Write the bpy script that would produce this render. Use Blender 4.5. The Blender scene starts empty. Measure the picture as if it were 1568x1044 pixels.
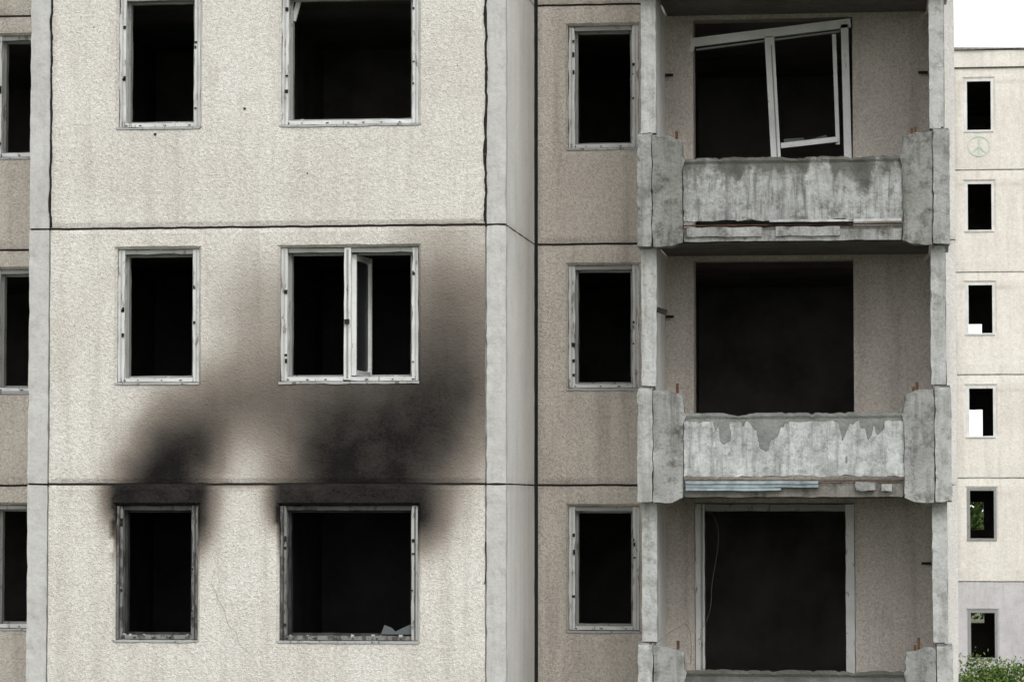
import bpy, math, random
from mathutils import Vector, noise
random.seed(7)
R=random.random
def U(a,b): return a+(b-a)*random.random()
scene=bpy.context.scene
scene.view_settings.view_transform='Standard'; scene.view_settings.look='None'; scene.view_settings.exposure=0

# ------------------------------------------------------------------ materials
class M:
    def __init__(s,name):
        s.m=bpy.data.materials.new(name); s.m.use_nodes=True
        s.t=s.m.node_tree; s.n=s.t.nodes; s.b=s.n['Principled BSDF']
        s.b.inputs['Roughness'].default_value=.9
        s.b.inputs['Specular IOR Level'].default_value=.2
        s.co=s.n.new('ShaderNodeTexCoord').outputs['Object']
    def L(s,a,b): s.t.links.new(a,b)
    def map(s,sc):
        m=s.n.new('ShaderNodeMapping'); m.inputs['Scale'].default_value=sc; s.L(s.co,m.inputs[0]); return m.outputs[0]
    def noise(s,scale,detail=5,rough=.55,vec=None,dist=0):
        n=s.n.new('ShaderNodeTexNoise'); n.inputs['Scale'].default_value=scale; n.inputs['Detail'].default_value=detail
        n.inputs['Roughness'].default_value=rough; n.inputs['Distortion'].default_value=dist
        s.L(vec or s.co,n.inputs['Vector']); return n.outputs['Fac']
    def voro(s,scale,vec=None):
        n=s.n.new('ShaderNodeTexVoronoi'); n.inputs['Scale'].default_value=scale; s.L(vec or s.co,n.inputs['Vector']); return n.outputs['Distance']
    def rng(s,v,a,b,c=0,d=1):
        n=s.n.new('ShaderNodeMapRange'); 
        for i,x in enumerate((a,b,c,d)): n.inputs[1+i].default_value=x
        s.L(v,n.inputs[0]); return n.outputs[0]
    def math(s,op,a,b=None):
        n=s.n.new('ShaderNodeMath'); n.operation=op
        for i,x in enumerate((a,b)):
            if x is None: continue
            if isinstance(x,(int,float)): n.inputs[i].default_value=x
            else: s.L(x,n.inputs[i])
        return n.outputs[0]
    def mix(s,f,a,b,mode='MIX'):
        n=s.n.new('ShaderNodeMix'); n.data_type='RGBA'; n.blend_type=mode
        for k,x in ((0,f),(6,a),(7,b)):
            if isinstance(x,(int,float)): n.inputs[k].default_value=x
            elif isinstance(x,tuple): n.inputs[k].default_value=(*x,1)
            else: s.L(x,n.inputs[k])
        return n.outputs[2]
    def attr(s,name):
        n=s.n.new('ShaderNodeAttribute'); n.attribute_name=name; return n.outputs['Fac']
    def xyz(s):
        n=s.n.new('ShaderNodeSeparateXYZ'); s.L(s.co,n.inputs[0]); return n.outputs
    def col(s,c): 
        if isinstance(c,tuple): s.b.inputs['Base Color'].default_value=(*c,1)
        else: s.L(c,s.b.inputs['Base Color'])
    def bump(s,h,dist=.01,st=1):
        n=s.n.new('ShaderNodeBump'); n.inputs['Strength'].default_value=st; n.inputs['Distance'].default_value=dist
        s.L(h,n.inputs['Height']); s.L(n.outputs[0],s.b.inputs['Normal'])

def render_mat(name,c1,c2,dirt,soot=False,grain=30,gd=.024,st=1,lo=.72,stk=.5):
    m=M(name)
    big=m.noise(.8,5); med=m.noise(4,4)
    streak=m.noise(1,5,.6,m.map((5,5,.4)))
    c=m.mix(m.rng(big,.38,.62),c1,c2)
    c=m.mix(m.rng(streak,.48,.78,0,stk),c,dirt)
    c=m.mix(m.rng(med,.55,.8,0,.3),c,dirt)
    # grime gathered along the horizontal panel joints (every 2.8 m)
    fr=m.math('FRACT',m.math('DIVIDE',m.math('SUBTRACT',m.xyz()[2],.57),2.8))
    ed=m.math('SUBTRACT',.5,m.math('ABSOLUTE',m.math('SUBTRACT',fr,.5)))
    c=m.mix(m.math('MULTIPLY',m.rng(ed,.0,.035,1,0),m.rng(m.noise(3,5),.35,.7,0,.8)),c,dirt)
    g=m.noise(grain,3,.6,dist=.9); g2=m.noise(grain*2.2,2)
    gs=m.math('ADD',m.math('MULTIPLY',g,.6),m.math('MULTIPLY',g2,.4))
    gv=m.rng(gs,.38,.6,lo,1.09)
    n=m.n.new('ShaderNodeCombineColor'); 
    for i in range(3): m.L(gv,n.inputs[i])
    c=m.mix(1.0,c,n.outputs[0],'MULTIPLY')
    spots=m.rng(m.voro(9),.0,.035,1,0)
    c=m.mix(m.math('MULTIPLY',spots,.35),c,(.12,.11,.1))
    if soot:
        s0=m.attr('soot')
        s=m.math('ADD',s0,m.math('MULTIPLY',m.math('MULTIPLY',m.math('SUBTRACT',gs,.5),1.8),m.math('MULTIPLY',s0,m.math('MAXIMUM',m.math('SUBTRACT',1.10,s0),0))))
        s=m.math('ADD',s,m.math('MULTIPLY',m.math('SUBTRACT',med,.5),m.math('MULTIPLY',s0,.12)))
        cl=m.n.new('ShaderNodeClamp'); m.L(s,cl.inputs[0]); s=cl.outputs[0]
        warm=m.mix(m.rng(s,0,.45),c,m.mix(.85,c,(.67,.60,.545),'MULTIPLY'))
        c=m.mix(m.rng(s,0,1,0,.99),warm,(.009,.0085,.009))
        m.L(m.rng(s,0,.8,.2,0),m.b.inputs['Specular IOR Level'])
    m.col(c)
    m.bump(gs,gd,st)
    return m.m
m_front=render_mat('render_light',(.69,.667,.625),(.625,.597,.55),(.42,.38,.335),True)
m_tan=render_mat('render_tan',(.575,.53,.475),(.505,.46,.41),(.32,.28,.245),False,grain=30,lo=.70,stk=.7)
m_side=render_mat('render_side',(.72,.705,.68),(.65,.64,.62),(.46,.44,.42),False,grain=40,gd=.010,lo=.86)
m_far=render_mat('render_far',(.72,.69,.63),(.65,.615,.56),(.45,.41,.37),False,grain=12,gd=.01,lo=.9)

def conc(name,c1,c2,dark,amt=.5,zdrip=None,bumpd=.008,pitk=.4):
    m=M(name)
    big=m.noise(2.2,7,.65); st=m.noise(1,6,.65,m.map((9,9,.8))); fine=m.noise(30,5,.7)
    c=m.mix(m.rng(big,.35,.68),c1,c2)
    c=m.mix(m.rng(st,.5,.78,0,amt),c,dark)
    c=m.mix(m.rng(m.noise(6,7,.75),.50,.70,0,amt),c,dark)
    c=m.mix(m.rng(fine,.5,.75,0,.4),c,dark)
    pit=m.rng(m.voro(22),0,.10,1,0)
    c=m.mix(m.math('MULTIPLY',pit,pitk),c,(.05,.05,.045))
    m.col(c); m.bump(m.math('ADD',fine,m.math('MULTIPLY',big,1.5)),bumpd,.8)
    return m.m
m_post=conc('concrete_post',(.52,.52,.505),(.44,.435,.425),(.27,.26,.24),.45,pitk=.2)
m_col=conc('concrete_column',(.49,.50,.49),(.36,.365,.355),(.13,.125,.11),.75,bumpd=.012)
m_ear=conc('concrete_weathered',(.38,.385,.375),(.23,.235,.225),(.07,.067,.058),.95,bumpd=.018)
m_ear2=conc('concrete_weathered_dark',(.29,.295,.28),(.165,.17,.155),(.05,.048,.04),1,bumpd=.02)
m_fargr=conc('concrete_far',(.55,.53,.54),(.46,.45,.45),(.27,.26,.26),.4)
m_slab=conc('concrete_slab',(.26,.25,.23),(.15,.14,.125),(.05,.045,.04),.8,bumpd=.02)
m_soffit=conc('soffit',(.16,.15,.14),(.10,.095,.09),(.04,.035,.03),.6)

def parapet_mat(name,z_split,amp,light,dark,sharp,seed,blot=.75,fs=.10,e0=.42):
    m=M(name)
    x=m.xyz()
    v=m.n.new('ShaderNodeMapping'); v.inputs['Location'].default_value=(seed,0,seed); v.inputs['Scale'].default_value=(1,1,.22); m.L(m.co,v.inputs[0])
    e=m.noise(5.2,2,.45,v.outputs[0]); e2=m.noise(16,5,.65)
    e=m.rng(e,e0,.70)
    e=m.math('POWER',e,1.3)
    big=m.noise(3,7,.7); fine=m.noise(34,5,.7)
    edge=m.math('ADD',m.math('MULTIPLY',e,-amp),m.math('MULTIPLY',m.math('SUBTRACT',e2,.5),fs))
    zz=m.math('SUBTRACT',x[2],m.math('ADD',edge,z_split))
    f=m.rng(zz,-sharp,sharp)
    lc=m.mix(m.rng(big,.4,.62),light,tuple(c*.6 for c in light))
    lc=m.mix(m.rng(m.noise(9,7,.75),.49,.67,0,blot),lc,(.13,.13,.12))
    lc=m.mix(m.rng(m.noise(1,6,.7,m.map((12,12,1.2))),.48,.68,0,blot),lc,(.10,.10,.09))
    dc=m.mix(m.rng(big,.35,.65),dark,tuple(c*.5 for c in dark))
    dc=m.mix(m.rng(x[2],z_split+.02,z_split+.16,0,.6),dc,(.06,.06,.05))
    c=m.mix(f,lc,dc)
    if sharp<.02: c=m.mix(m.rng(m.math('ABSOLUTE',zz),0,.010,.7,0),c,(.07,.05,.035))
    c=m.mix(m.rng(fine,.5,.75,0,.35),c,(.07,.07,.06))
    m.col(c); m.bump(m.math('ADD',m.math('MULTIPLY',f,-.8 if sharp<.02 else -.1),m.math('ADD',fine,big)),.014,.9)
    return m.m

def paint(name,base,chip,amt,zburn=None,dirt=(.22,.21,.19)):
    m=M(name)
    a=m.noise(15,6,.7,m.map((1,1,.3))); b=m.noise(2.5,4); f=m.noise(60,4)
    c=m.mix(m.rng(b,.35,.7,0,.35),base,dirt)
    c=m.mix(m.rng(a,amt,amt+.05,0,.85),c,chip)
    c=m.mix(m.rng(f,.5,.7,0,.2),c,chip)
    m.col(c); m.b.inputs['Roughness'].default_value=.6
    m.bump(a,.004,.7); return m.m
m_frame=paint('old_white_paint',(.62,.63,.625),(.20,.175,.15),.585)
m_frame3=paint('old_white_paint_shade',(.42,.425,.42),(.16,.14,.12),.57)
m_white=paint('white_paint',(.72,.73,.72),(.25,.22,.19),.64)
m_frame2=paint('old_grey_paint',(.27,.275,.27),(.11,.095,.08),.58)
m_burnt=paint('burnt_paint',(.05,.05,.05),(.02,.02,.02),.5,dirt=(.02,.02,.02))
m_half=paint('scorched_paint',(.20,.20,.195),(.05,.045,.04),.50,dirt=(.06,.055,.05))
m_sill=paint('zinc_sill',(.38,.39,.39),(.10,.09,.08),.56)
m_wood=paint('bare_wood',(.22,.17,.12),(.08,.06,.045),.55)
def flat(name,c,r=.9,n=0):
    m=M(name)
    if n: m.col(m.mix(m.rng(m.noise(n,6,.65),.35,.7),c,tuple(x*.45 for x in c)))
    else: m.col(c)
    m.b.inputs['Roughness'].default_value=r; return m.m
m_seal=flat('joint_seal',(.022,.020,.019),.8,9)
m_mortar=flat('joint_mortar',(.24,.235,.225),.9,7)
m_crack=flat('crack_shadow',(.36,.34,.31),.9,7)
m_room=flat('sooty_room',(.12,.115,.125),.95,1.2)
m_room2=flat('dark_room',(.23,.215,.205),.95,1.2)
m_rust=flat('rusty_steel',(.10,.05,.03),.8,20)
m_gutter=flat('painted_gutter',(.33,.40,.43),.5,8)
m_pink=flat('pale_gap_glimpse',(.50,.50,.50),.6,10)  # pale tone imitating brightness seen through the parapet gap
gl=M('dusty_glass'); gl.col((.02,.022,.024)); gl.b.inputs['Roughness'].default_value=.35; gl.b.inputs['Specular IOR Level'].default_value=.3; m_glass=gl.m
gr=M('green_spray'); gr.col(gr.mix(gr.rng(gr.noise(9,4),.35,.6,.3,.9),(.68,.64,.57),(.40,.60,.47))); m_graf=gr.m

# ------------------------------------------------------------------ mesh helpers
def mk(name,verts,faces,mat,parent=None,mi=None,smooth=False):
    me=bpy.data.meshes.new(name); me.from_pydata(verts,[],faces)
    for m in (mat if isinstance(mat,list) else [mat]): me.materials.append(m)
    if mi:
        for p,i in zip(me.polygons,mi): p.material_index=i
    if smooth:
        for p in me.polygons: p.use_smooth=True
    me.update(); o=bpy.data.objects.new(name,me); scene.collection.objects.link(o)
    if parent: o.parent=parent
    return o
def empty(name):
    o=bpy.data.objects.new(name,None); scene.collection.objects.link(o); return o
class Geo:
    """collects several rough boxes into one mesh"""
    def __init__(s): s.v=[];s.f=[]
    def box(s,x0,x1,y0,y1,z0,z1,cell=.12,jit=.003,shear=(0,0)):
        n=[max(1,min(60,int(round((b-a)/cell)))) for a,b in((x0,x1),(y0,y1),(z0,z1))]
        lo=(x0,y0,z0);hi=(x1,y1,z1);idx={}
        def P(i,j,k):
            key=(i,j,k)
            if key in idx: return idx[key]
            p=Vector([lo[a]+(hi[a]-lo[a])*t/n[a] for a,t in enumerate(key)])
            if jit:
                q=p*7
                edge=sum(1 for a,t in enumerate(key) if t in(0,n[a]))
                w=jit*(.5 if edge==1 else 1.6)
                p=p+Vector((noise.noise(q),noise.noise(q+Vector((9,3,1))),noise.noise(q+Vector((2,7,8)))))*w
                if edge>=2:
                    c=Vector([(lo[a]+hi[a])/2 for a in range(3)]); dd=(c-p)
                    nn=max(0,noise.noise(p*11+Vector((5,5,5))))
                    p=p+Vector([math.copysign(1,dd[a])*nn*jit*2.2 if key[a] in(0,n[a]) else 0 for a in range(3)])
            idx[key]=len(s.v); s.v.append(tuple(p)); return idx[key]
        for a in range(3):
            b,c=(a+1)%3,(a+2)%3
            for side in(0,n[a]):
                for j in range(n[b]):
                    for k in range(n[c]):
                        q=[]
                        for (dj,dk) in((0,0),(1,0),(1,1),(0,1)):
                            key=[0,0,0];key[a]=side;key[b]=j+dj;key[c]=k+dk;q.append(P(*key))
                        s.f.append(q if side else q[::-1])
    def obox(s,c,ax,L,w,d):
        """oriented bar: from c along ax length L, width w, depth d"""
        ax=Vector(ax).normalized(); up=Vector((0,1,0)); 
        if abs(ax.dot(up))>.9: up=Vector((1,0,0))
        sd=ax.cross(up).normalized(); up=sd.cross(ax)
        c=Vector(c);b=len(s.v)
        for t in(0,L):
            for a,bb in((-1,-1),(1,-1),(1,1),(-1,1)):
                s.v.append(tuple(c+ax*t+sd*a*w/2+up*bb*d/2))
        s.f+=[[b,b+1,b+2,b+3][::-1],[b+4,b+5,b+6,b+7]]+[[b+i,b+(i+1)%4,b+4+(i+1)%4,b+4+i] for i in range(4)]
    def make(s,name,mat,parent): return mk(name,s.v,s.f,mat,parent)

def sm(a,b,x):
    t=min(1,max(0,(x-a)/(b-a))); return t*t*(3-2*t)
SM=(-8.55,-7.575); BG=(-6.73,-5.15)
def soot(x,z):
    if z<3.3 or z>9.0: return 0
    if z>6.17:
        h=z-6.17
        wob=(.10*noise.noise(Vector((x*1.7,z*1.7,3)))+.05*noise.noise(Vector((x*4.2,z*4.2,3))))*sm(0,.3,h)
        x+=wob
        # small-window plume leaning right, big-window plume, drifting haze
        a=.96*math.exp(-abs((x+7.98-.36*h)/(.52+.03*h))**2.6)*math.exp(-(h/.93)**2.6)
        b=.97*math.exp(-abs((x+5.78-.10*h)/(.93+.10*h))**2.9)*math.exp(-(h/1.27)**3.4)
        hz=.60*sm(-5.75,-4.95,x)*math.exp(-(max(0,h-.7)/1.6)**2)*(1-.38*sm(-4.8,-4.45,x))*(.25+.75*sm(0,.7,h))
        mid=.36*math.exp(-((x+6.95)/.5)**2)*math.exp(-((h-.85)/.38)**2)
        mid2=.22*sm(-7.8,-6.9,x)*(1-sm(1.9,2.8,h))*sm(.5,1.2,h)
        s=1-(1-a)*(1-b)*(1-hz)*(1-mid)*(1-mid2)
        s=1-(1-s)**1.7
        s*=1-.10*max(0,noise.noise(Vector((x*1.5,z*1.2,8))))*(1 if h>.2 else h/.2)
        return s
    d=6.17-z; s=0
    for (x0,x1),wr in((SM,.23),(BG,.45)):
        fade=1-sm(.35,1.0,d)
        if x0<=x<=x1: s=max(s,.975*fade)
        elif x>x1:
            w=wr*(1-.6*d)
            s=max(s,.97*math.exp(-((x-x1)/max(w,.03))**1.9)*fade)
        else:
            w=.15*(1-.6*d)
            s=max(s,.9*math.exp(-((x0-x)/max(w,.03))**1.5)*(1-sm(.2,.7,d)))
    s=max(s,.45*math.exp(-(d/.06)**2)*sm(-9.0,-8.3,x)*(1-sm(-4.9,-4.5,x)))
    return s

def lin(a,b,step):
    n=max(1,round((b-a)/step)); return [a+(b-a)*i/n for i in range(n+1)]
def panel(name,x0,x1,z0,z1,y,holes,mat,parent,step=.06,th=.25,lip=.028,jit=.004,sfun=None):
    """wall panel facing -Y with openings, chamfered reveals and inner face"""
    def cuts(a,b,hs):
        c=sorted(set([a,b]+[h for h in hs])); out=[]
        for p,q in zip(c,c[1:]): out+=lin(p,q,step)[:-1]
        return out+[b]
    xs=cuts(x0,x1,[v for h in holes for v in h[:2]]); zs=cuts(z0,z1,[v for h in holes for v in h[2:]])
    V=[];F=[];I={};mi=[]
    hx={v for h in holes for v in h[:2]}; hz={v for h in holes for v in h[2:]}
    def P(i,k):
        if (i,k) in I: return I[i,k]
        X,Z=xs[i],zs[k]; q=Vector((X*6,y,Z*6))
        onb=i in(0,len(xs)-1) or k in(0,len(zs)-1) or X in hx or Z in hz
        j=jit if onb else 0
        dx=noise.noise(q)*j*1.5; dz=noise.noise(q+Vector((4,4,4)))*j*1.5
        dy=.004*noise.noise(Vector((X*1.2,y,Z*1.2)))+ (.012 if i in(0,len(xs)-1) or k in(0,len(zs)-1) else 0)
        I[i,k]=len(V);V.append((X+dx,y+dy,Z+dz)); return I[i,k]
    def inh(i,k):
        cx=(xs[i]+xs[i+1])/2;cz=(zs[k]+zs[k+1])/2
        return any(h[0]<cx<h[1] and h[2]<cz<h[3] for h in holes)
    for i in range(len(xs)-1):
        for k in range(len(zs)-1):
            if not inh(i,k): F.append([P(i,k),P(i+1,k),P(i+1,k+1),P(i,k+1)]);mi.append(0)
    def loop(x0,x1,z0,z1):
        ii=[i for i,v in enumerate(xs) if x0-1e-6<=v<=x1+1e-6]; kk=[k for k,v in enumerate(zs) if z0-1e-6<=v<=z1+1e-6]
        L=[(i,kk[0]) for i in ii]+[(ii[-1],k) for k in kk[1:]]+[(i,kk[-1]) for i in ii[-2::-1]]+[(ii[0],k) for k in kk[-2:0:-1]]
        return L
    for h in holes:
        L=loop(*h); n=len(L)
        prev=[P(*l) for l in L]
        for (ins,dep) in((lip,.035),(lip+.004,th)):
            cur=[]
            for l in L:
                X,Z=xs[l[0]],zs[l[1]]
                X+= ins if X==h[0] else (-ins if X==h[1] else 0); Z+= ins if Z==h[2] else (-ins if Z==h[3] else 0)
                cur.append(len(V));V.append((X,y+dep,Z))
            for a in range(n): F.append([prev[a],cur[a],cur[(a+1)%n],prev[(a+1)%n]]);mi.append(0)
            prev=cur
    L=loop(x0,x1,z0,z1);n=len(L);prev=[P(*l) for l in L];cur=[]
    for l in L: cur.append(len(V));V.append((xs[l[0]],y+th,zs[l[1]]))
    for a in range(n): F.append([prev[a],prev[(a+1)%n],cur[(a+1)%n],cur[a]]);mi.append(0)
    cx=sorted(set([x0,x1]+[v for h in holes for v in h[:2]]));cz=sorted(set([z0,z1]+[v for h in holes for v in h[2:]]))
    for a,b in zip(cx,cx[1:]):
        for c,d in zip(cz,cz[1:]):
            if any(h[0]<(a+b)/2<h[1] and h[2]<(c+d)/2<h[3] for h in holes): continue
            k=len(V);V+=[(a,y+th,c),(a,y+th,d),(b,y+th,d),(b,y+th,c)];F.append([k,k+1,k+2,k+3]);mi.append(1)
    o=mk(name,V,F,[mat,m_room2],parent,mi)
    if sfun:
        at=o.data.attributes.new('soot','FLOAT','POINT')
        at.data.foreach_set('value',[sfun(v[0],v[2]) for v in V])
    return o

def window(parent,x0,x1,z0,z1,y,mats=(None,None),w=.072,right=None,top=None):
    """weathered box window: outer frame, inner rebate frame, sill"""
    a,b=mats[0] or m_frame, mats[1] or m_frame2
    i=.032
    X0,X1,Z0,Z1=x0+i,x1-i,z0+i,z1-i
    g=Geo(); yf=y+.055
    g.box(X0,X0+w,yf,yf+.09,Z0,Z1,.12,.006)
    if right is None: g.box(X1-w,X1,yf,yf+.09,Z0,Z1,.12,.006)
    g.box(X0+w,X1-w,yf+.003,yf+.087,Z0,Z0+w*.7,.12,.005)
    g.make('frame_outer',a,parent)
    g=Geo(); g.box(X0+w,X1-w,yf+.003,yf+.087,Z1-w*.7,Z1,.12,.005); g.make('frame_head',top or m_frame2,parent)
    if right is not None:
        g=Geo(); g.box(X1-w,X1,yf,yf+.09,Z0,Z1,.12,.005); g.make('frame_jamb',right,parent)
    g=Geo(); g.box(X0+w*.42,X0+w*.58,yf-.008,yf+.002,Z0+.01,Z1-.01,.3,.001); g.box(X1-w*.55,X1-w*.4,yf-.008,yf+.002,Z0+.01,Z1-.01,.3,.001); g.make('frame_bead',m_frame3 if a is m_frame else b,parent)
    g=Geo(); w2=.040; X0+=w*.85;X1-=w*.85;Z0+=w*.5;Z1-=w*.5; yf2=y+.15
    g.box(X0,X0+w2,yf2,yf2+.10,Z0,Z1,.15,.003); g.box(X1-w2,X1,yf2,yf2+.10,Z0,Z1,.15,.003)
    g.box(X0+w2,X1-w2,yf2+.02,yf2+.09,Z1-w2,Z1,.15,.003); g.box(X0+w2,X1-w2,yf2+.02,yf2+.09,Z0,Z0+w2,.15,.003)
    g.make('frame_inner',b,parent)
    g=Geo(); g.box(x0+.015,x1-.015,y-.014,y+.055,z0+.004,z0+.030,.1,.004); g.make('sill',m_sill,parent)
    g=Geo(); xx=x0+.1
    while xx<x1-.1:
        g.box(xx,xx+U(.012,.035),yf-.004,yf+.004,z0+.05,z0+.060,.1,0); xx+=U(.12,.3)
    g.box(x0+.034,x1-.034,y+.05,y+.054,z0+.031,z0+.038,.3,0)
    # hinge plates and missing chips on the jambs
    for k in range(3):
        zz=U(z0+.15,z1-.2); hh=U(.02,.06); g.box(x0+.032+U(.03,.05),x0+.032+.07,yf-.010,yf-.004,zz,zz+hh,.1,0)
        zz=U(z0+.15,z1-.2); g.box(x1-.10,x1-.10+U(.012,.03),yf-.010,yf-.004,zz,zz+hh*.6,.1,0)
    g.make('sill_slots',m_seal,parent)

# ------------------------------------------------------------------ main building
bld=empty('apartment_building')
J=[.57,3.37,6.17,8.97,11.77,14.57]
g_=.013
for n in range(5):
    zb,zt=J[n],J[n+1]
    wz=(zb+1.08,zb+2.60)
    panel('bay_panel',-9.27,-4.45,zb+g_,zt-g_,0,[(SM[0],SM[1],*wz),(BG[0],BG[1],*wz)],m_front,bld,step=.05,sfun=soot)
    g=Geo(); g.box(-9.512,-9.288,.012,.25,zb+.01,zt-.01,.1,.005); g.box(-4.432,-4.222,.012,.135,zb+.01,zt-.01,.1,.005)
    g.make('corner_post',m_post,bld)
    g=Geo(); g.box(-4.44,-4.228,.137,2.69,zb+.008,zt-.008,.15,.002); g.box(-9.50,-9.29,.252,2.69,zb+.008,zt-.008,.3,.002)
    g.make('bay_side_wall',m_side,bld)
    panel('recess_panel',-4.195,-2.80,zb+g_,zt-g_,2.70,[(-3.865,-2.985,wz[0]+.01,wz[1]-.015)],m_tan,bld,step=.07)
    panel('loggia_back_wall',-2.785,.50,zb+g_,zt-g_,2.70,[(-2.375,-.53,zb+.14,zb+2.60)],m_tan,bld,step=.08,lip=.006)
    panel('recess_panel',-15,-9.53,zb+g_,zt-g_,2.70,[(-10.76,-9.86,*wz),(-13.6,-12.2,*wz)],m_tan,bld,step=.1)
    g=Geo(); g.box(.515,.63,2.60,12.5,zb+.006,zt-.006,.4,.004); g.make('gable_wall',m_side,bld)
    if n==1:
        window(bld,SM[0],SM[1],*wz,0,(m_half,m_burnt),right=m_half,top=m_burnt)
        window(bld,BG[0],BG[1],*wz,0,(m_half,m_burnt),right=m_frame3,top=m_burnt)
    else:
        window(bld,SM[0],SM[1],*wz,0); window(bld,BG[0],BG[1],*wz,0)
    window(bld,-3.865,-2.985,wz[0]+.01,wz[1]-.015,2.70); window(bld,-10.76,-9.86,*wz,2.70); window(bld,-13.6,-12.2,*wz,2.70)
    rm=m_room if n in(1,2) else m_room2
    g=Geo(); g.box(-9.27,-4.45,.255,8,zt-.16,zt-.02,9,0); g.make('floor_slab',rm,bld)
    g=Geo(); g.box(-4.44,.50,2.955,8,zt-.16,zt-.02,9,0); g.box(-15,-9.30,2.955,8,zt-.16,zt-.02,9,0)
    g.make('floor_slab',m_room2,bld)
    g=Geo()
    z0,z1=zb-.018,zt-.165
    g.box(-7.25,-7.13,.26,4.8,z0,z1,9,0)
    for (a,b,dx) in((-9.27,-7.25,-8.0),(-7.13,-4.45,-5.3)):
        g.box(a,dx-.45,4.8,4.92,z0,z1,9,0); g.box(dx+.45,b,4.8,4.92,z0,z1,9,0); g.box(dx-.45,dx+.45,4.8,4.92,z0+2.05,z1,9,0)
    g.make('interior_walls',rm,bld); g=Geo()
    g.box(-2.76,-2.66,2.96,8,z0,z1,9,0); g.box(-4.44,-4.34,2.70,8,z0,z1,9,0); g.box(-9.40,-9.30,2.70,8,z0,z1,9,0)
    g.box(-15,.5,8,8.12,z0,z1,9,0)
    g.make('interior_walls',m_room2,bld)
g=Geo()
for z in J:
    g.box(-9.27,-4.45,.022,.24,z-.03,z+.03,1,0); g.box(-4.19,.50,2.722,2.94,z-.03,z+.03,1,0); g.box(-15,-9.53,2.722,2.94,z-.03,z+.03,1,0)
    g.box(-9.50,-9.30,.03,.24,z-.03,z+.03,1,0); g.box(-4.43,-4.24,.03,2.6,z-.03,z+.03,1,0)
g.box(-9.295,-9.262,.03,.24,.57,14.57,9,0); g.box(-4.458,-4.43,.03,.24,.57,14.57,9,0); g.box(-4.23,-4.19,2.68,2.9,.57,14.57,9,0); g.box(.502,.514,2.66,2.9,.57,14.57,9,0)
g.make('joint_backing',m_seal,bld)
g=Geo()
for n in range(3):
    g.box(-9.292,-9.264,.017,.028,J[n]+.02,J[n+1]-.02,.08,.004); g.box(-4.456,-4.426,.017,.028,J[n]+.02,J[n+1]-.02,.08,.004)
g.make('joint_mortar',m_mortar,bld)
def ribbon(name,x,y,za,zb,w,amp,seed,mat=m_seal):
    V=[];F=[];n=int((zb-za)/.035)
    for i in range(n+1):
        z=za+(zb-za)*i/n; q=Vector((seed,z*5,seed)); c=x+noise.noise(q)*amp+noise.noise(q*3.1)*amp*.5; ww=w*(.75+.9*abs(noise.noise(q*2.3+Vector((3,1,2)))))
        V+=[(c-ww,y,z),(c,y-.018,z),(c+ww,y,z)]
    for i in range(n): 
        for k in(0,1): F.append([3*i+k,3*i+k+1,3*i+4+k,3*i+3+k])
    mk(name,V,F,mat,bld)
for n in(3,4):
    ribbon('joint_seal_strip',-9.278,.008,J[n]+.02,J[n+1]-.02,.013,.02,1.3+n); ribbon('joint_seal_strip',-4.441,.008,J[n]+.03,J[n+1]-.02,.015,.022,8.3+n)
ribbon('joint_seal_strip',-4.205,2.69,J[2],J[5],.008,.006,4.)
ribbon('joint_seal_strip',-4.441,.014,5.1,5.55,.006,.02,5.)
def crack(pts,w=.0016):
    V=[];F=[]
    P=[]
    for (a,b),(c,d) in zip(pts,pts[1:]):
        n=max(2,int(math.hypot(c-a,d-b)/.03))
        for i in range(n): t=i/n; P.append((a+(c-a)*t+.018*noise.noise(Vector((a+t*9,b,1))),b+(d-b)*t+.018*noise.noise(Vector((a+t*9,b,5)))))
    for i,(x,z) in enumerate(P): V+=[(x-w,-.0065,z),(x+w,-.0065,z+w)]
    for i in range(len(P)-1): F.append([2*i,2*i+1,2*i+3,2*i+2])
    mk('hairline_crack',V,F,m_crack,bld)
crack([(-7.42,5.25),(-7.44,5.1),(-7.38,4.95),(-7.30,4.8),(-7.27,4.66),(-7.17,4.56),(-7.13,4.42),(-7.02,4.36)])
# small spalls / bolt holes in the facing
g=Geo()
for x,z,r in ((-8.8,11.2,.010),(-7.1,10.27,.013),(-6.4,9.55,.007),(-9.0,7.9,.008),(-4.75,10.7,.008),(-7.2,5.5,.007),(-8.1,10.0,.014)):
    g.box(x-r,x+r,-.006,.004,z-r,z+r,.02,.004)
g.make('bolt_holes',m_seal,bld)
# plinth, roof
g=Geo(); g.box(-9.5,-4.23,.03,8,0,.55,1,.004); g.box(-15,-9.51,2.75,8,0,.55,1,.004); g.box(-4.22,.62,2.75,8,0,.55,1,.004); g.make('plinth',m_ear,bld)
g=Geo(); g.box(-9.6,-4.1,-.08,12.5,14.6,14.95,1,.004); g.box(-15,-9.61,2.6,12.5,14.6,14.95,1,.004); g.box(-4.09,.7,2.6,12.5,14.6,14.95,1,.004); g.make('roof',m_ear,bld)
g=Geo(); g.box(-15,.5,12.3,12.5,0,14.57,1,.0); g.box(-15.2,-15.02,2.7,12.5,0,14.57,1,.0); g.make('rear_wall',m_tan,bld)

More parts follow.
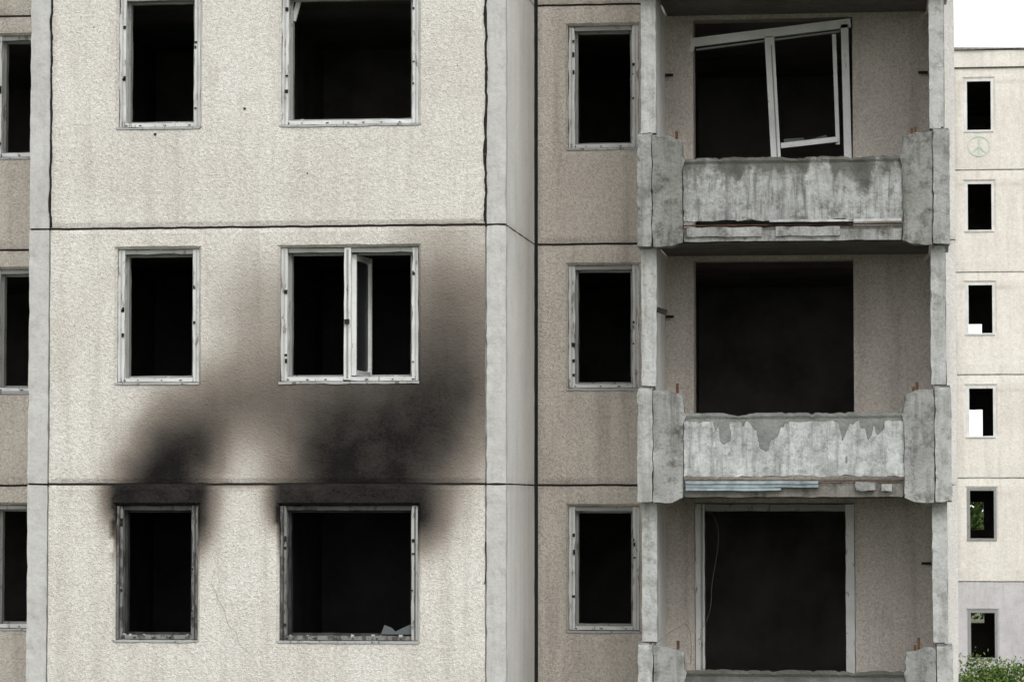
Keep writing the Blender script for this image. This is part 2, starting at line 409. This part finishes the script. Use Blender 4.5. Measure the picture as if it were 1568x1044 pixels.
# open casement in mid storey big window: mullion + sash swung into room
zl=6.17+1.08
g=Geo(); g.box(-6.0,-5.925,.045,.14,zl+.05,zl+1.49,.12,.004); g.make('mullion',m_white,bld)
g=Geo(); g.box(-5.972,-5.952,.035,.046,zl+.07,zl+1.47,.12,.002); g.make('mullion_bead',m_frame2,bld)
g=Geo(); x0=-5.915; a=math.radians(84); dx,dy=math.cos(a),math.sin(a)
def sash(g,px,py,ang,wd,za,zb,t=.045,b=.06):
    d=Vector((math.cos(ang),math.sin(ang),0))
    A=Vector((px,py,za)); 
    for off in(b/2,wd-b/2): g.obox(A+d*off,(0,0,1),zb-za,b,t)
    for z in(za+b/2,zb-b/2): g.obox(A+d*b+Vector((0,0,z-za)),d,wd-2*b,b,t)
sash(g,x0,.13,a,.68,zl+.10,zl+1.42); g.make('open_sash',m_white,bld)
mk('sash_glass',[(x0+dx*t,.13+dy*t,z) for t,z in((.07,zl+.17),(.6,zl+.17),(.6,zl+1.35),(.07,zl+1.35))],[[0,1,2,3]],m_glass,bld)
g=Geo(); g.obox((-6.0,.02,zl+.03),(1,.1,-.05),.24,.03,.05); g.obox((-5.99,.04,zl+.68),(1,0,.1),.05,.05,.06); g.make('sash_hardware',m_seal,bld)
# sliver of a sash left in the top-storey big window
g=Geo(); g.obox((-6.60,.20,11.25),(.25,.1,1),.9,.05,.04); g.make('hanging_sash_stile',m_frame3,bld)
zl=3.37+1.08
sh=M('shard_glass'); sh.col((.10,.11,.115)); sh.b.inputs['Roughness'].default_value=.3; m_shard=sh.m
def shard(pts,y=.12): mk('glass_shard',[(x,y,z) for x,z in pts],[list(range(len(pts)))],m_shard,bld)
shard([(-5.60,zl+.1),(-5.56,zl+.20),(-5.48,zl+.17),(-5.44,zl+.13),(-5.36,zl+.17),(-5.27,zl+.21),(-5.24,zl+.1)])
g=Geo()
for i in range(24):
    n=random.choice([1,2,3]); xx=random.choice([U(-8.45,-7.7),U(-6.6,-5.3),U(-6.6,-5.3)]); zz=J[n]+1.08+.082
    s=U(.01,.03); g.box(xx,xx+s*1.5,.06,.06+s,zz-.012,zz+s*.6,1,.004)
g.make('debris_on_sills',m_frame3,bld)

# ------------------------------------------------------------------ balconies
m_par={3:parapet_mat('parapet_mossy',9.70,.34,(.42,.43,.42),(.15,.15,.135),.06,2.,1.0,.30,.36),
       2:parapet_mat('parapet_flaking',6.86,.46,(.58,.60,.595),(.29,.30,.285),.006,11.,.65,.07,.46),
       1:parapet_mat('parapet_flaking',3.95,.6,(.5,.5,.49),(.22,.22,.21),.01,5.),
       0:parapet_mat('parapet_flaking',1.2,.6,(.5,.5,.49),(.22,.22,.21),.01,7.),
       4:parapet_mat('parapet_flaking',12.3,.6,(.5,.5,.49),(.22,.22,.21),.01,9.)}
for n in range(0,5):
    b=empty('balcony'); b.parent=bld; z=J[n]
    ear=m_ear2 if n==3 else m_ear
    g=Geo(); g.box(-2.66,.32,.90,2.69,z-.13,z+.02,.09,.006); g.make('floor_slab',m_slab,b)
    g=Geo(); g.box(-2.362,.03,.835,.93,z+.08,z+.78,.035,.006); 
    vv=[]
    for (x,y,zz) in g.v:
        if zz>z+.70:
            k=sm(z+.70,z+.78,zz)
            zz-= k*(.05*max(0,noise.noise(Vector((x*3.1,n*5,0))))+.03*max(0,noise.noise(Vector((x*14,n*5,0)))))
            y-= .018 if (y<.87 and zz>z+.715) else 0
        if zz<z+.12: zz+= .04*max(0,noise.noise(Vector((x*4,n*7,2))))+.02*abs(noise.noise(Vector((x*17,n*7,2))))
        vv.append((x,y,zz))
    mk('parapet_panel',vv,g.f,m_par[n],b)
    for x0,x1,inn in((-2.70,-2.37,1),(.035,.352,-1)):
        g=Geo(); g.box(x0,x1,.80,.98,z-.2,z+1.03,.040,.009); vv=[]
        for (x,y,zz) in g.v:
            t=(x-x0)/(x1-x0); t=t if inn==1 else 1-t
            if zz>z+.9: zz-=.05*sm(.4,1,t)+.03*noise.noise(Vector((x*9,n,1)))
            if zz<z-.1: zz+=.05*sm(.6,1,t)*(1 if zz<z-.15 else .5)
            if t>.8 : x+= inn*.035*math.exp(-((zz-(z+.76))/.07)**2)*(1 if zz<z+.78 else .3) 
            vv.append((x,y,zz))
        mk('parapet_end',vv,g.f,ear,b)
    g=Geo(); g.box(-2.87,-2.708,.81,2.1,z-.19,z+1.05,.05,.009); g.box(.362,.54,.81,2.1,z-.19,z+1.05,.05,.009); g.make('side_blade',m_col if n!=3 else m_ear,b)
    g=Geo(); g.box(-2.87,-2.70,.85,1.15,z+1.035,z+1.065,.05,.008); g.box(.36,.53,.85,1.15,z+1.035,z+1.07,.05,.008); g.make('coping_remains',m_ear2,b)
    g=Geo(); g.box(-2.36,.02,.87,.895,z-.14,z-.02,.1,.006); g.make('slab_edge',m_ear if n!=2 else m_slab,b)
    g=Geo(); g.box(-2.36,.02,.868,.90,z+.032,z+.045,.1,.003); g.make('edge_rebar',m_rust,b)
    g=Geo()
    for x,l in((-2.75,.05),(-2.45,.06),(.12,.04),(.16,.10),(.45,.05)):
        l*=U(.6,1.4); g.box(x,x+.03,.86,.90,z+1.0,z+1.03+l,.1,.002)
    g.make('railing_stub',m_rust,b)
    g=Geo(); g.box(-2.84,-2.672,1.0,1.2,z+1.08,z+2.605,.07,.006); g.box(.328,.49,1.0,1.2,z+1.085,z+2.605,.07,.006); g.make('column',m_col,b)
    g=Geo(); g.box(-2.80,-2.70,1.21,2.69,z+.025,z+2.66,.3,.003); g.box(.36,.46,1.21,2.69,z+.025,z+2.66,.3,.003); g.make('partition_wall',m_side,b)
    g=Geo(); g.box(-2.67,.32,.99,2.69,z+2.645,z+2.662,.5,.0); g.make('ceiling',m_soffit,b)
    g=Geo(); zz=z+1.92+U(-.03,.03)
    if n!=1: g.box(-2.69,-2.60,2.60,2.64,zz,zz+.03,.1,.0); 
    if n in(1,3,4): g.box(.22,.33,2.60,2.64,zz-.02,zz+.01,.1,.0)
    if n==2: g.obox((-2.67,1.05,z+1.93),(1,0,-.35),.11,.06,.06)
    if g.v: g.make('iron_bracket',m_seal,b)
g=Geo(); g.box(-2.34,-.90,.80,.86,6.135,6.165,.2,.003); g.box(-2.34,-.90,.785,.85,6.172,6.205,.2,.003); g.box(-2.34,-1.3,.795,.85,6.10,6.13,.2,.003); g.make('gutter',m_gutter,bld)
g=Geo(); g.box(-.5,-.28,.80,.86,6.10,6.19,.06,.01); g.box(-.22,-.10,.80,.86,6.09,6.17,.06,.01); g.make('broken_plaster',m_ear,bld)
g=Geo(); g.box(-1.42,-.55,.82,.86,9.035,9.06,.1,.004); g.box(-.5,.02,.82,.86,9.03,9.062,.1,.004); g.make('gap_glimpse_strip',m_pink,bld)  # added pale strips, stand in for bright glimpses through the gap below the parapet
g=Geo(); g.box(-2.33,-1.5,.84,.868,8.88,8.985,.08,.006); g.box(-1.35,-.65,.84,.868,8.88,8.985,.08,.006); g.make('slab_edge_strip',m_ear,bld)
# upper loggia: broken window frame
g=Geo(); y=2.72
g.obox((-2.40,y,11.30),(1.86,0,.20),1.86,.10,.07); g.obox((-2.40,y,11.20),(.35,.0,1),.13,.05,.05)
g.obox((-1.40,y,9.6),(-.05,0,1),1.76,.11,.07); g.obox((-.575,y,9.2),(-.02,0,1),2.28,.085,.07); g.obox((-.705,y+.06,10.1),(-.03,0,1),1.28,.045,.05)
g.obox((-1.36,y+.03,10.09),(1,0,.10),.66,.06,.05)
g.make('broken_window_frame',m_white,bld)
g=Geo(); g.obox((-2.34,y+.05,11.225),(1.80,0,.20),1.74,.02,.05); g.obox((-1.385,y-.04,9.65),(-.05,0,1),1.6,.014,.01); g.make('frame_gasket',m_frame2,bld)
g=Geo(); g.obox((-1.33,y+.1,10.15),(1,.4,.1),.25,.05,.01); g.obox((-1.1,y+.1,10.12),(1,.4,.3),.3,.06,.01); g.make('glass_debris',m_shard,bld)
# lower loggia frame
g=Geo(); z=3.37
g.box(-2.365,-2.26,2.73,2.80,z+.16,z+2.58,.12,.004); g.box(-.64,-.54,2.73,2.80,z+.16,z+2.58,.12,.004); g.make('loggia_frame',m_frame,bld)
g=Geo(); g.box(-2.26,-.64,2.735,2.80,z+2.50,z+2.58,.12,.004); g.box(-2.30,-2.28,2.715,2.729,z+.16,z+2.58,.12,.002); g.make('loggia_frame_head',m_frame2,bld)
def wire(pts,r=.004):
    cu=bpy.data.curves.new('loose_wire','CURVE'); cu.dimensions='3D'; cu.bevel_depth=r; s=cu.splines.new('NURBS'); s.points.add(len(pts)-1)
    for p,q in zip(s.points,pts): p.co=(*q,1)
    s.use_endpoint_u=True; cu.materials.append(m_wood); o=bpy.data.objects.new('loose_wire',cu); scene.collection.objects.link(o); o.parent=bld
wire([(-2.69,.9,4.42),(-2.55,.85,4.55),(-2.4,.85,4.62),(-2.33,.85,4.68),(-2.28,.9,4.5),(-2.3,.9,4.2)])
wire([(-2.3,2.6,5.9),(-2.1,2.5,5.88),(-2.05,2.5,5.5),(-2.2,2.5,5.0),(-2.15,2.5,4.7),(-2.3,2.5,4.5)],.002)

# ------------------------------------------------------------------ far building
fb=empty('apartment_building'); 
FJ=[.99,3.79,6.59,9.39,12.18,14.97,17.76]
for n in range(6):
    zb,zt=FJ[n],FJ[n+1]; hz={0:(1.68,3.07),1:(4.90,6.37),2:(7.68,9.14),3:(10.47,11.95),4:(13.28,14.71),5:(16.01,17.52)}[n]
    holes=[];x=-8.3
    while x<14: holes.append((x,x+.9,*hz)); x+=2.5
    for k,(a,b) in enumerate(((-10,4.15),(4.18,16))):
        hs=[h for h in holes if h[0]>a+.2 and h[1]<b-.2]
        panel('wall_panel',a,b,zb+.02,zt-.02,52,hs,m_far if n else m_fargr,fb,step=.3,lip=.05)
    g=Geo()
    for h in holes:
        a,b,c,d=h; y=52.03
        if a<-2 or a>6: continue
        g.box(a+.05,a+.14,y,y+.08,c+.05,d-.05,1,.0); g.box(b-.12,b-.05,y,y+.08,c+.05,d-.05,1,.0); g.box(a+.14,b-.12,y,y+.08,d-.12,d-.05,1,0); g.box(a+.05,b-.05,y-.06,y+.08,c,c+.05,1,0)
    g.make('window_frames',m_white if n not in (0,1) else m_frame2,fb)
    g=Geo(); g.box(-10,16,52.3,62,zt-.1,zt+.1,30,0); g.make('floor_slab',m_room2,fb)
    bh=[];x=-7.9
    while x<14: bh.append((x-.1,x+.36,zb+1.3,zb+(2.15 if n<3 else 1.95))); x+=2.5
    if n in(4,5): bh=[]
    panel('rear_panel',-10,16,zb+.02,zt-.02,62,bh,m_room2,fb,step=.2,lip=.0,jit=.02)
g=Geo()
for z in FJ: g.box(-10,16,52.03,52.2,z-.04,z+.04,30,0)
g.box(4.14,4.19,52.03,52.2,1,17.7,30,0); g.make('joint_backing',m_ear,fb)
g=Geo(); g.box(-10.1,16.1,51.93,62.3,17.78,18.24,2,.01); g.make('parapet_wall',m_far,fb)
g=Geo(); g.box(-10.1,16.1,51.86,62.35,18.245,18.32,1,.02); g.make('roof',m_mortar,fb)
g=Geo(); g.box(-10.2,-10.01,52,62.2,0,17.8,5,0); g.box(16.01,16.2,52,62.2,0,17.8,5,0); g.box(-10,16,52.05,62.2,0,.95,3,0); g.make('end_wall',m_far,fb)
g=Geo(); g.box(1.38,1.50,51.8,51.98,4,17.7,.4,.02); g.make('downpipe',m_fargr,fb)
V=[];F=[];cx,cz=2.15,15.62
def seg(p,q,w):
    p,q=Vector((p[0],0,p[1])),Vector((q[0],0,q[1])); d=(q-p).normalized(); s=Vector((-d.z,0,d.x))*w; b=len(V)
    for t in(p-s,q-s,q+s,p+s): V.append((t.x,51.985-len(F)*.0002,t.z))
    F.append([b,b+1,b+2,b+3])
for i in range(24):
    a,b2=2*math.pi*i/24,2*math.pi*(i+1.1)/24; seg((cx+.29*math.cos(a),cz+.27*math.sin(a)),(cx+.29*math.cos(b2),cz+.27*math.sin(b2)),.014)
seg((cx+.02,cz+.26),(cx,cz-.26),.014); seg((cx,cz),(cx-.2,cz-.19),.014); seg((cx,cz),(cx+.2,cz-.19),.014)
mk('graffiti',V,F,m_graf,fb)

# ------------------------------------------------------------------ ground, vegetation
gm=M('grass_ground'); c=gm.mix(gm.rng(gm.noise(.6,6),.4,.62),(.055,.085,.03),(.16,.145,.11)); c=gm.mix(gm.rng(gm.noise(14,5),.4,.7),c,(.04,.06,.02)); gm.col(c); gm.bump(gm.noise(20,5),.05)
V=[];F=[];N=80
for i in range(N+1):
    for j in range(N+1):
        x=(i/N-.5);y=(j/N-.5); x=x*abs(x)*2400; y=y*abs(y)*2400; V.append((x,y,.0 if abs(x)<40 and abs(y)<70 else .4*noise.noise(Vector((x*.02,y*.02,0)))))
for i in range(N):
    for j in range(N): a=i*(N+1)+j;F.append([a,a+N+1,a+N+2,a+1])
mk('ground',V,F,gm.m)
def leafmat(name,a,b):
    m=M(name); oi=m.n.new('ShaderNodeNewGeometry').outputs['Random Per Island']
    m.col(m.mix(oi,a,b)); m.b.inputs['Roughness'].default_value=.55
    return m.m
lm1=leafmat('leaves',(.05,.10,.025),(.13,.19,.045)); lm2=leafmat('shrub_leaves',(.035,.08,.022),(.14,.21,.04))
bark=flat('bark',(.10,.085,.07),.9,12); flw=leafmat('seed_heads',(.34,.30,.07),(.28,.2,.24))
def leaf(V,F,p,s):
    n=Vector((U(-1,1),U(-1,1),U(-.3,1))).normalized(); t=n.orthogonal().normalized(); b=n.cross(t); a=U(0,6.28); t,b=t*math.cos(a)+b*math.sin(a),b*math.cos(a)-t*math.sin(a)
    k=len(V); V+= [tuple(p-t*s),tuple(p+b*s*.45+n*s*.1),tuple(p+t*s),tuple(p-b*s*.45+n*s*.1)]; F.append([k,k+1,k+2,k+3])
def tube(V,F,p,q,r0,r1,n=7):
    d=(q-p).normalized(); u=d.orthogonal().normalized(); w=d.cross(u); k=len(V)
    for c,r in((p,r0),(q,r1)):
        for i in range(n): a=2*math.pi*i/n; V.append(tuple(c+u*math.cos(a)*r+w*math.sin(a)*r))
    for i in range(n): F.append([k+i,k+(i+1)%n,k+n+(i+1)%n,k+n+i])
def tree(x,y,h,cr,nl,name='tree',base=0):
    V=[];F=[];mi=[]; p=Vector((x,y,base)); tips=[]
    q=p
    for i in range(6):
        r=q+Vector((U(-.2,.2),U(-.2,.2),h*.13)); tube(V,F,q,r,.22*(1-i*.13),.22*(1-(i+1)*.13)); q=r
        if i>0:
            for k in range(4):
                a=U(0,6.28); l=cr*U(.5,1); e=q+Vector((math.cos(a)*l,math.sin(a)*l,l*U(.2,.8))); m2=q.lerp(e,.5)+Vector((0,0,.2)); tube(V,F,q,m2,.07,.045,5); tube(V,F,m2,e,.045,.015,5); tips+= [m2,e,q.lerp(e,.8)]
    mi=[0]*len(F)
    for i in range(nl):
        c=random.choice(tips); d=Vector((random.gauss(0,.5),random.gauss(0,.5),random.gauss(0,.4)))
        leaf(V,F,c+d*cr*.35,U(.08,.16)); mi.append(1)
    mk(name,V,F,[bark,lm1],None,mi)
tree(2.4,77,7.0,2.4,12000); tree(4.6,84,7.2,2.8,8000); tree(-5,82,8,3,3500); tree(9,83,8.2,3,3500)
def shrub(x,y,w,h,n,name='shrub'):
    V=[];F=[];mi=[];tips=[]
    for k in range(40):
        a=U(0,6.28); b=Vector((x+U(-w,w)*.7,y+U(-.4,.4),0)); e=b+Vector((math.cos(a)*w*.25,math.sin(a)*w*.25,h*U(.55,1))); tube(V,F,b,e,.02,.006,4); tips+=[b.lerp(e,t) for t in(.35,.5,.65,.8,.9,1)]
    mi=[0]*len(F)
    for i in range(n):
        c=random.choice(tips); leaf(V,F,c+Vector((random.gauss(0,.16),random.gauss(0,.16),random.gauss(0,.1))),U(.035,.075)); mi.append(1)
    for i in range(n//14):
        c=random.choice(tips); leaf(V,F,c+Vector((random.gauss(0,.16),random.gauss(0,.16),.08)),.04); mi.append(2)
    mk(name,V,F,[bark,lm2,flw],None,mi)
shrub(1.9,46,1.0,2.0,6000); shrub(3.3,45.5,1.0,1.9,6000); shrub(5.0,46,1.1,2.0,4000); shrub(-.2,46.3,1.1,1.8,3000)

# ------------------------------------------------------------------ light
w=bpy.data.worlds.new('World'); scene.world=w; w.use_nodes=True; nt=w.node_tree
sky=nt.nodes.new('ShaderNodeTexSky'); sky.sky_type='NISHITA'; sky.sun_disc=False
EL,AZ=math.radians(42),math.radians(157)
sky.sun_elevation=EL; sky.sun_rotation=AZ; sky.air_density=1.5; sky.dust_density=4
# overcast: thin blue sky mostly covered by an even white cloud layer
mx=nt.nodes.new('ShaderNodeMix'); mx.data_type='RGBA'; mx.inputs[0].default_value=.75; mx.inputs[7].default_value=(12.1,12.1,12.15,1)
hs=nt.nodes.new('ShaderNodeHueSaturation'); hs.inputs['Saturation'].default_value=.2
nt.links.new(sky.outputs[0],hs.inputs['Color']); nt.links.new(hs.outputs[0],mx.inputs[6])
bg=nt.nodes['Background']; nt.links.new(mx.outputs[2],bg.inputs[0]); bg.inputs[1].default_value=.15
l=bpy.data.lights.new('sun','SUN'); l.energy=1.15; l.angle=math.radians(25); l.color=(1,.97,.94)
so=bpy.data.objects.new('sun',l); scene.collection.objects.link(so)
d=Vector((math.sin(AZ)*math.cos(EL),math.cos(AZ)*math.cos(EL),math.sin(EL)))
so.rotation_euler=d.to_track_quat('Z','Y').to_euler()

# ------------------------------------------------------------------ camera
cam=bpy.data.cameras.new('camera'); cam.sensor_width=36; cam.lens=36*4750/1568; cam.clip_end=3000; cam.clip_start=.5
co=bpy.data.objects.new('camera',cam); scene.collection.objects.link(co); co.location=(0,-33.12,6.0)
co.rotation_euler=(math.radians(90)+math.atan(243/4750),0,math.radians(7.15)); scene.camera=co
